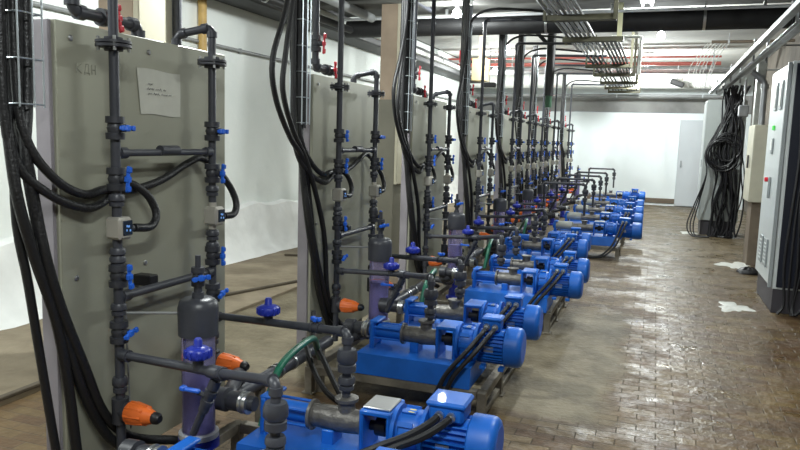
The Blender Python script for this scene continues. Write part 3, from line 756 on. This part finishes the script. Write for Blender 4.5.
# ------------------------------------------------------------------ behind / left side
T = thing('ochre_pipe', 'ochre yellow upright pipe against the white left wall', 'pipe', (-4.53, 6.32, 0))
MB().tube((0, 0, .04), (0, 0, 2.86), .045, 14).build('pipe', OCHRE, T)
for z in (2.30, 1.1): MB().box((-.045, 0, z), (.05, .13, .04), .004).build('wall_clamp', GPIPE, T)
T = thing('grey_wall_pipe', 'thin grey pipe running level along the white left wall', 'pipe', (-4.56, 0, 2.40))
MB().tube((0, .3, 0), (0, 18.4, 0), .018, 10).build('pipe', GPIPE, T)
for q in range(9): MB().box((-.02, .8+q*2.1, 0), (.04, .03, .06), .003).build('wall_clip', GPIPE, T)
T = thing('white_wall_duct', 'white cable duct high along the left wall under the ceiling', 'duct', (-4.11, 0, 3.0))
MB().box((0, 9.5, 0), (.09, 17.4, .07), .006).build('duct', WPIPE, T)
for q in range(6): MB().box((.0, 1.5+q*3, .02), (.11, .04, .09), .003).build('duct_bracket', GPIPE, T)
T = thing('dark_drop_pipe', 'dark upright pipe behind the nearest board beside the beige column', 'pipe', (-2.90, 3.78, 0))
MB().tube((0, 0, .03), (0, 0, 3.1), .030, 12).lathe((0, 0, 2.5), (0, 0, 1), [(0, .03), (0, .04), (.06, .04), (.06, .03)], 12).build('pipe', PVC, T)
MB().box((-.08, 0, 2.0), (.10, .03, .03), .002).build('pipe_clip', STEEL, T)
# fallen timbers and hose on the bare strip
for n, (x, y, a, L) in enumerate(((-3.45, 5.3, 1.25, 1.5), (-3.75, 7.4, .3, .7), (-3.14, 2.6, PI/2, 2.4))):
    o = MB().box((0, 0, -.004), (L, .035, .022), .005).build('timber_batten', WOODP)
    o.location = (x, y, .0435); o.rotation_euler = (0, 0, a)
    tag(o, ['thin dark batten lying on the bare floor between the first two boards', 'short dark batten on the bare floor nearer the white wall', 'batten edging the brick floor left of the nearest board'][n], 'timber')
o = MB().path([(-3.6, 6.9, .045), (-3.4, 7.1, .045), (-3.3, 7.5, .05), (-3.5, 7.9, .045), (-3.4, 8.3, .045)], .018, 8).build('hose', RUB)
tag(o, 'short black hose lying on the bare floor by the second board', 'hose')

# ------------------------------------------------------------------ ceiling services
T = thing('insulated_pipe', 'thick black insulated pipe crossing the hall under the ceiling', 'pipe', (0, 9.0, 2.935))
MB().tube((-4.1, 0, 0), (1.35, 0, 0), .13, 24).build('pipe', BLACKP, T)
MB().lathe((1.30, 0, 0), (1, 0, 0), [(0, .13), (.0, .17), (.06, .17), (.2, .12), (.3, .10)], 20).build('pipe_end', BLACKP, T)
for x in (-3.2, -1.4, .4): MB().lathe((x, 0, 0), (1, 0, 0), [(0, .13), (0, .137), (.03, .137), (.03, .13)], 24).tube((x+.015, 0, .12), (x+.015, 0, .44), .006, 6).build('hanger', STEEL, T)
T = thing('thin_grey_pipe', 'thin grey pipe in front of the thick black ceiling pipe', 'pipe', (0, 8.72, 3.0))
MB().tube((-4.1, 0, 0), (2.0, 0, 0), .018, 10).build('pipe', CONDUIT, T)
for x in (-2.6, -.6, 1.0): MB().box((x, 0, .05), (.03, .04, .08), .003).build('pipe_clip', STEEL, T)
T = thing('dark_drain_pipe', 'dark upright pipe with green lower end hanging from the ceiling', 'pipe', (-1.55, 10.6, 0))
MB().tube((0, 0, 2.15), (0, 0, 3.38), .065, 16).build('pipe', BLACKP, T)
MB().tube((0, 0, 1.98), (0, 0, 2.45), .05, 16).build('green_end', mat('dark_green', (.03, .10, .05), .5), T)
MB().tube((-.06, 0, 2.9), (-.35, 0, 3.2), .03, 10).build('side_branch', BLACKP, T)
# dark services cross pipes near the camera
for n, (y, z, r, m, lb) in enumerate(((15.0, 3.08, .036, REDP, 'thick red pipe crossing below the far ceiling'), (15.0, 3.21, .020, REDP, 'thin red pipe just above the thick red one'), (15.4, 2.97, .05, GPIPE, 'grey pipe crossing just below the red pipes'), (17.3, 2.95, .18, WPIPE, 'thick white pipe crossing before the back wall'), (17.8, 2.64, .035, GPIPE, 'thin dark grey pipe under the thick white pipe'), (13.2, 3.24, .025, BROWN, 'thin brown pipe close under the far ceiling'))):
    T = thing('cross_pipe', lb, 'pipe', (0, y, z))
    a, b = (-4.55, 1.3) if n != 5 else (.75, 2.0)
    if n in (0, 1): b = 1.05
    MB().tube((a, 0, 0), (b, 0, 0), r, 14).build('pipe', m, T)
    for x in ((-3., -1., .9) if n != 5 else (1.0, 1.6)): MB().lathe((x, 0, 0), (1, 0, 0), [(0, r), (0, r+.008), (.03, r+.008), (.03, r)], 14).tube((x+.015, 0, r), (x+.015, 0, ZC-z), .006, 6).build('hanger', CONDUIT, T)
T = thing('red_box', 'small red fittings box hanging by the far ochre box', 'box', (-3.3, 12.2, 2.92))
MB().box((0, 0, 0), (.12, .16, .22), .01).build('casing', RED, T); MB().box((.065, 0, .02), (.01, .10, .06), .003).build('cover', REDP, T); MB().tube((0, 0, .1), (0, 0, .47), .012, 6).build('hanger_rod', GPIPE, T)

for n, (x, z, r, m, lb) in enumerate(((-3.55, 2.98, .055, GPIPE, 'grey pipe running lengthwise under the ceiling left of the boards'), (-3.85, 2.84, .045, BLACKP, 'dark pipe running lengthwise close beside the left wall beam'), (-2.75, 3.05, .03, PVC, 'thin dark pipe running lengthwise high above the boards'))):
    T = thing('lengthwise_pipe', lb, 'pipe', (x, 0, z))
    MB().tube((0, .4, 0), (0, 8.55, 0), r, 12).build('pipe', m, T)
    for y in (1.7, 4.2, 6.4): MB().lathe((0, y, 0), (0, 1, 0), [(0, r), (0, r+.007), (.03, r+.007), (.03, r)], 12).tube((0, y+.015, r), (0, y+.015, 3.12-z), .006, 6).build('hanger', STEEL, T)
for n, (x, m, lb) in enumerate(((-.05, CONDUIT, 'pale conduit fixed across under the near ceiling, the nearer'), (.6, GPIPE, 'grey conduit fixed across under the near ceiling, the farther'))):
    T = thing('ceiling_conduit', lb, 'pipe', (0, 6.9+n*.9, 3.09))
    MB().tube((-4.0, 0, 0), (2.0, 0, 0), .022, 10).build('pipe', m, T)
    for q in (-2.4, -1.5, .4, 1.4): MB().box((q, 0, .012), (.04, .06, .03), .003).build('pipe_clip', STEEL, T)
struct('trim_8', MB().box((-1.3, 8.1, 3.09), (6.6, .34, .10), .01), CEILM)

# long conduit tray over the pumps
T = thing('ceiling_conduit_tray', 'long ceiling rack of pale conduits on olive brackets above pumps', 'cable tray', (0, 0, 0))
for q in range(7):
    x = -1.10+q*.052
    MB().tube((x, 3.2, 2.735), (x, 10.1+(q*5 % 7)*.08, 2.735), .015, 8).build('conduit', CONDUIT if q % 3 else GPIPE, T)
for q, y in enumerate((3.9, 5.6, 7.28, 9.05, 11.7, 13.15, 14.8, 16.1, 17.25)):
    MB().box((-.80, y-(.28 if q == 3 else 0), 2.69), (.70, .10, .055), .004).build('bracket', OLIVE, T)
    top = 3.1 if y < 9.3 else 3.39
    MB().box((-.46 if q != 3 else -.50, y-(.06 if q != 3 else .32), (2.66+top)/2), (.045 if q != 3 else .055, .012, top-2.66), .002).build('hanger_strip', CREAM if q == 3 else OLIVE, T)
    MB().box((-1.14, y-.06, (2.66+top)/2), (.03, .012, top-2.66), .002).build('hanger_strip', OLIVE, T)
for q in range(9):
    x = -1.05+q*.065 if q < 4 else -.93+q*.05; y0_ = 10.75 if q < 4 else 9.0
    o = MB().path([(x, y0_, 2.736), (x+.008, 11.9, 2.736), (x-.006, 14., 2.736), (x, 17.3, 2.736)], .017, 8).build('rack_cable', RUBP)
    tag(o, 'black cable lying along the far part of the ceiling rack', 'cable', 'black cables on the ceiling rack')
T = thing('cream_bracket_frame', 'cream square pipe frame hanging beside the far ceiling rack', 'bracket', (-.36, 10.6, 0))
MB().run([(-.35, 0, 2.98), (.05, 0, 2.98), (.05, 0, 2.45)], .022, er=.03, collar=False).build('frame', WPIPE, T)

# dark flexible bundles near the ceiling, coming from the tray to the boards
for i in range(1, 9):
    Y = UY[i]
    o = MB().path([(-1.05, Y-.12, 2.80), (-1.4, Y-.12, 2.84), (-1.75, Y-.12, 2.86), (-1.95, Y-.12, 2.78), (-2.0, Y-.12, 2.6), (-2.0, Y-.11, 1.9), (-2.0, Y-.11, 1.5)], .014, 8).build('hose', RUB)
    tag(o, 'black conduit curving from the ceiling rack to the '+where(i), 'hose', 'conduits curving down from the rack')

# right hand long trays
for n, (x, z) in enumerate(((.85, 2.43), (.975, 2.41))):
    T = thing('long_cable_tray', ['galvanised cable tray along the right, the one nearer the aisle', 'galvanised cable tray along the right, the one nearer the cabinets'][n], 'cable tray', (x, 0, z))
    MB().box((0, 8.2, 0), (.055, 11.6, .008), .002).box((-.0275, 8.2, .016), (.005, 11.6, .04), .001).box((.0275, 8.2, .016), (.005, 11.6, .04), .001).build('tray', GALV, T)
    for k in range(3): MB().tube((-.015+.015*k, 2.6, .04), (-.015+.015*k, 13.8, .04), .009, 6).build('tray_cable', RUBP if k != 1 else CONDUIT, T)
    for y in (3.5, 6., 8.5, 11., 13.5): MB().box((.06, y, .08), (.02, .03, .24), .002).build('hanger', GALV, T)
T = thing('wall_bracket_rail', 'grey conduit higher up along the right wall', 'pipe', (1.35, 0, 2.75))
MB().tube((0, 2.5, 0), (0, 14, 0), .03, 8).build('pipe', GPIPE, T)
for y in (4, 7, 10, 13): MB().tube((0, y, 0), (.7, y, 0), .012, 6).build('wall_arm', GPIPE, T)

# ------------------------------------------------------------------ right: big control cabinet
CX, CY0, CY1, CH = 1.035, 6.93, 7.92, 2.22
T = thing('control_cabinet', 'tall pale grey control cabinet on dark plinth at the right edge', 'cabinet', (CX, CY0, 0))
W = CY1-CY0
MB().box((.31, W/2, (CH+.22)/2), (.58, W, CH-.22), .006).build('cabinet_body', CAB, T)
MB().box((.30, W/2, .11), (.54, W-.03, .22), .004).build('plinth', PLINTH, T)
d = MB().box((.010, W/2+.01, (CH+.22)/2), (.022, W-.05, CH-.26), .006).build('cabinet_door', CAB, T)
MB().box((.0, .012, (CH+.22)/2), (.03, .035, CH-.24), .003).build('door_edge', CABF, T)
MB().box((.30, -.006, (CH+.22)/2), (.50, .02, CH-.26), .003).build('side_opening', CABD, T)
def on(nm, y, z, w, h_, m, par=d, t=.012, lab=None):
    o = MB().box((-.004-t/2, y-CY0, z), (t, w, h_), min(.004, t*.3)).build(nm, m, par)
    return o
for y in (7.50, 7.21):
    a = on('display_frame', y, 1.95, .13, .26, CABF); MB().box((-.018, y-CY0, 1.95), (.006, .09, .21), .001).build('display_glass', GREYT, a)
on('green_lamp', 7.46, 1.66, .045, .045, LEDG, t=.02)
a = on('small_display', 7.48, 1.49, .09, .15, CABF); MB().box((-.018, 7.48-CY0, 1.50), (.006, .06, .10), .001).build('display_glass', WPIPE, a)
MB().lathe((-.004, 7.55-CY0, 1.17), (-1, 0, 0), [(0, .022), (.03, .022), (.035, .014)], 12).build('red_knob', RED, d)
on('lock_handle', 7.41, 1.10, .035, .20, CABF, t=.02)
for y in (7.58, 7.28):
    a = on('vent_grille', y, .50, .17, .26, CABF)
    for q in range(6): MB().box((-.018, y-CY0, .41+q*.035), (.006, .13, .012), .001).build('slat', CAB, a)
# cables hanging in front of the cabinet's near side
random.seed(11)
for n in range(14):
    x = CX+.10+n*.035; z1 = 2.35
    pts = [(x, 6.86, z1)]
    for z in (1.9, 1.4, .9, .45, .12): pts.append((x+random.uniform(-.025, .025), 6.86-random.uniform(0, .06), z))
    pts.append((x+random.uniform(-.05, .05), 6.80, .02))
    o = MB().path(pts, random.choice((.010, .013, .016)), 6, True, 4).build('hanging_cable', RUBP)
    tag(o, 'black cable hanging down the dark near side of the control cabinet', 'cable', 'cables on the dark side of the control cabinet')

# beige box on post further back
T = thing('wall_junction_box', 'tall beige electrical box on a brown post beyond the control cabinet', 'electrical box', (1.09, 9.6, 0))
MB().box((.12, .30, 1.28), (.20, .60, .95), .01).build('box_casing', BEIGE, T)
MB().box((.0, .22, 1.30), (.02, .03, .16), .003).build('latch', PLINTH, T)
MB().box((.14, .28, .40), (.14, .40, .80), .005).build('post', BROWN, T)
MB().box((.08, .35, 2.15), (.10, .16, .80), .01).build('cable_duct', GREYT, T)
MB().run([(.10, .1, 1.75), (.10, .1, 2.28), (-.05, .1, 2.40)], .035, er=.06).build('conduit_elbow', GALV, T)
T = thing('grey_duct_box', 'small bright grey box by the ducts above the beige box', 'box', (1.10, 10.9, 1.98))
MB().box((0, 0, 0), (.12, .12, .16), .01).build('casing', GALV, T); MB().box((-.062, 0, 0), (.006, .09, .12), .002).build('lid', CAB, T); MB().tube((0, 0, .07), (0, 0, .44), .015, 6).build('hanger_rod', GALV, T)

# far cable-covered cabinet
T = thing('far_cabinet', 'slim grey cabinet draped in black cables at the far right', 'cabinet', (.74, 12.75, 0))
MB().box((.30, .30, 1.25), (.60, .60, 2.0), .008).build('cabinet_body', GCAB, T)
MB().box((.29, .30, .125), (.50, .54, .25), .005).build('plinth', PLINTH, T)
MB().box((-.006, .30, 1.25), (.014, .54, 1.9), .004).build('cabinet_door', CAB, T)
MB().box((-.016, .12, 1.2), (.012, .02, .12), .003).build('lock_handle', CABF, T)
random.seed(21)
for n in range(34):
    f = n/33
    xt = 1.0+random.uniform(-.10, .34); xm = .92+f*.36+random.uniform(-.03, .03); xb = .90+f*.42+random.uniform(-.05, .05)
    yb = 12.66-random.uniform(0, .10)
    pts = [(xt, 12.55+random.uniform(-.1, .1), 2.46), (xt*.6+xm*.4, yb, 2.2), (xm+random.uniform(-.04, .04), yb, 1.8), (xm+random.uniform(-.14, .08), yb-.03, 1.4), (xm+random.uniform(-.10, .10), yb-.05, 1.0), (xb+random.uniform(-.07, .07), yb, .6), (xb+random.uniform(-.06, .06), yb-.02, .25), (xb+random.uniform(-.06, .06), yb-.05, .02)]
    if n % 6 == 0: pts += [(xb-.10, yb-.16, .02), (xb-.2, yb-.12, .02)]
    if n < 3: pts = pts[:3] + [(.76, yb, 1.4), (.80, yb-.05, 1.05), (.72-.03*n, yb-.05, .55), (.66-.05*n, yb-.1, .2), (.70-.03*n, yb-.2, .02), (.9, yb-.25, .02)]
    o = MB().path(pts, random.choice((.009, .011, .014)), 6, True, 4).build('hanging_cable', RUBP)
    tag(o, 'black cable in the tangle hanging over the slim far grey cabinet', 'cable', 'cables draped over the far cabinet')
for n in range(6):
    cx, cz, R_ = 1.05+random.uniform(-.08, .12), 1.42+random.uniform(-.08, .08), .20+random.uniform(-.04, .05)
    pts = [(cx+R_*math.cos(a*PI/6), 12.56-.02*n, cz+R_*1.1*math.sin(a*PI/6)) for a in range(13)]
    o = MB().path(pts, .014, 6, True, 3).build('cable_coil', RUBP)
    tag(o, 'black cable coil looped halfway up the slim far grey cabinet', 'cable', 'cable coils on the far cabinet')
# pale cable bunch under the far ceiling
random.seed(31)
for n in range(7):
    x = .50+n*.06
    o = MB().path([(x+.25, 14.2, 3.36), (x+.10, 14.2, 3.15), (x+random.uniform(-.03, .05), 14.2, 2.9), (x-.04, 14.2, 2.65), (x+random.uniform(-.03, .03), 14.2, 2.55)], .007, 6).build('pale_cable', WPIPE)
    tag(o, 'pale cable in the loose bunch under the far ceiling right', 'cable', 'pale cables under the far ceiling')
T = thing('floodlight', 'dark floodlight housing hanging before the thick white pipe', 'lamp', (-.02+.35, 16.9, 2.86))
MB().box((0, 0, 0), (.30, .12, .12), .02, Matrix.Rotation(.35, 3, 'Y')).build('housing', BLACKP, T); MB().tube((0, 0, .05), (0, 0, .5), .012, 6).build('hanger_rod', GPIPE, T)
T = thing('pendant_unit', 'small dark unit hanging on a thin rod behind the boards', 'fixture', (-3.35, 14.5, 2.62))
MB().box((0, 0, 0), (.28, .14, .10), .02).build('housing', BLACKP, T); MB().tube((0, 0, .05), (0, 0, .76), .01, 6).build('hanger_rod', GPIPE, T)

# residue patches
def patch(cx, cy, rx, ry, label, seed):
    random.seed(seed); n = 36; vs = [(0, 0, .006)]; fs = []
    for ring, q in ((1, .7), (2, 1.)):
        for i in range(n):
            a = 2*PI*i/n; rr = q*(1+.28*math.sin(a*3+seed)+.18*math.sin(a*7+seed*2)+random.uniform(-.06, .06))
            vs.append((rx*rr*math.cos(a), ry*rr*math.sin(a), .006 if ring == 1 else .0005))
    for i in range(n):
        j = (i+1) % n; fs.append((0, 1+i, 1+j)); fs.append((1+i, 1+n+i, 1+n+j, 1+j))
    o = MB().add(vs, fs).build('white_residue', SALT); o.location = (cx, cy, 0)
    tag(o, label, 'spill')
patch(.77, 7.02, .13, .20, 'white residue patch on the floor before the control cabinet', 2)
patch(1.05, 9.6, .20, .30, 'white residue patch beside the dark rag', 5)
patch(.60, 12.9, .12, .18, 'white residue patch by the far cable-covered cabinet', 8)
random.seed(9)
vs = []; fs = []
for j in range(5):
    for i in range(14):
        a = 2*PI*i/14; r = math.cos(j/4*PI/2)*(1+random.uniform(-.2, .2)); vs.append((.13*r*math.cos(a), .11*r*math.sin(a), .002+.06*math.sin(j/4*PI/2)*(1+random.uniform(-.3, .3)) if j else .001))
for j in range(4):
    for i in range(14): k = (i+1) % 14; fs.append((j*14+i, j*14+k, j*14+14+k, j*14+14+i))
o = MB().add(vs, fs).build('dark_rag', RUBP); o.location = (1.12, 9.05, .006); tag(o, 'crumpled dark rag on the floor beyond the control cabinet', 'rag')

# ------------------------------------------------------------------ lamps
def lamp(x, y, z, top, power, label, group='ceiling lamps', r=.05):
    T = thing('ceiling_lamp', label, 'lamp', (x, y, z), group)
    MB().lathe((0, 0, 0), (0, 0, 1), [(-.07, .012), (-.062, .04), (-.03, .056), (.01, .048), (.04, .02)], 14).build('bulb', BULB, T)
    MB().lathe((0, 0, .035), (0, 0, 1), [(0, .022), (.04, .028), (.05, .04), (.06, .04)], 12).tube((0, 0, .09), (0, 0, top-z), .006, 6).build('lamp_holder', LAMPB, T)
    l = bpy.data.lights.new('lamp_light', 'POINT'); l.energy = power; l.color = (.93, .985, .97); l.shadow_soft_size = r
    o = bpy.data.objects.new('lamp_light', l); COL.objects.link(o); o.location = (0, 0, -.12); o.parent = T
LP = [(-2.45, 4.5, 2.95, 3.1, 190, 'bare lamp high above the second board'),
      (-.05, 10.9, 3.05, 3.38, 150, 'bright bare lamp under the ceiling over the aisle'),
      (-2.35, 8.3, 2.98, 3.1, 50, 'bright lamp above the boards before the black pipe'),
      (-2.5, 12.0, 3.05, 3.38, 120, 'lamp just below the thick black pipe in view'),
      (-.3, 15.6, 2.9, 3.38, 260, 'added lamp brightening the back wall, behind the rack'),  # added to give the white back wall more light
      (-3.4, 15.2, 3.0, 3.38, 120, 'lamp behind the last boards by the left wall')]
for x, y, z, top, p, lb in LP: lamp(x, y, z, top, p, lb)
TUBEM = mat('fill_lamp_tube', (1, 1, 1), .4, emit=(.93, .98, 1.), estr=14)
def fill_tube_lamp(x, y, z, power, label):  # invented fluorescent fixtures, added as soft fill where no lamp is seen
    T = thing('added_tube_lamp', label, 'lamp', (x, y, z), 'added fluorescent fill lamps')
    MB().box((0, 0, .045), (.16, 1.25, .05), .01).build('lamp_casing', WPIPE, T)
    for dx in (-.045, .045):
        MB().tube((dx, -.59, 0), (dx, .59, 0), .013, 10).build('tube', TUBEM, T)
    for dy in (-.4, .4): MB().tube((0, dy, .06), (0, dy, 3.12-z), .008, 6).build('hanger_rod', STEEL, T)
    l = bpy.data.lights.new('tube_fill_light', 'AREA'); l.shape = 'RECTANGLE'; l.size = .18; l.size_y = 1.2; l.energy = power*.92; l.color = (.93, .985, .97)
    o = bpy.data.objects.new('tube_fill_light', l); COL.objects.link(o); o.location = (0, 0, -.03); o.parent = T
for x, y, p, lb in ((-3.2, 1.0, 75, 'added fluorescent fill lamp near the left wall above the camera side'),
                (.45, 4.2, 42, 'added fluorescent fill lamp over the aisle before the control cabinet'), (-.1, .3, 80, 'added fluorescent fill lamp over the aisle above the camera'), (-.2, 7.6, 30, 'added fluorescent fill lamp over the aisle beside the third stand')):
    fill_tube_lamp(x, y, 2.96, p, lb)

# ------------------------------------------------------------------ world, camera
w = bpy.data.worlds.new('World'); S.world = w; w.use_nodes = True
w.node_tree.nodes['Background'].inputs[0].default_value = (.8, .9, 1, 1); w.node_tree.nodes['Background'].inputs[1].default_value = .3
cam = bpy.data.cameras.new('Camera'); co = bpy.data.objects.new('Camera', cam); COL.objects.link(co)
cam.sensor_fit = 'HORIZONTAL'; cam.sensor_width = 36; cam.lens = 36*700/800; cam.clip_start = .05
yaw, pitch, roll = .346, .122, -.03
F = Vector((-math.sin(yaw)*math.cos(pitch), math.cos(yaw)*math.cos(pitch), -math.sin(pitch)))
R0 = Vector((math.cos(yaw), math.sin(yaw), 0)); U0 = R0.cross(F)
R = R0*math.cos(roll) - U0*math.sin(roll); U = U0*math.cos(roll) + R0*math.sin(roll)
M = Matrix((R, U, -F)).transposed().to_4x4(); M.translation = Vector((0, 0, 1.45)); co.matrix_world = M
S.camera = co
# normals
import bmesh
for me in bpy.data.meshes:
    bm = bmesh.new(); bm.from_mesh(me); bmesh.ops.recalc_face_normals(bm, faces=bm.faces); bm.to_mesh(me); bm.free()
S.view_settings.view_transform = 'Standard'; S.view_settings.look = 'None'; S.view_settings.gamma = 1; S.view_settings.use_curve_mapping = False
S.view_settings.exposure = 0.3
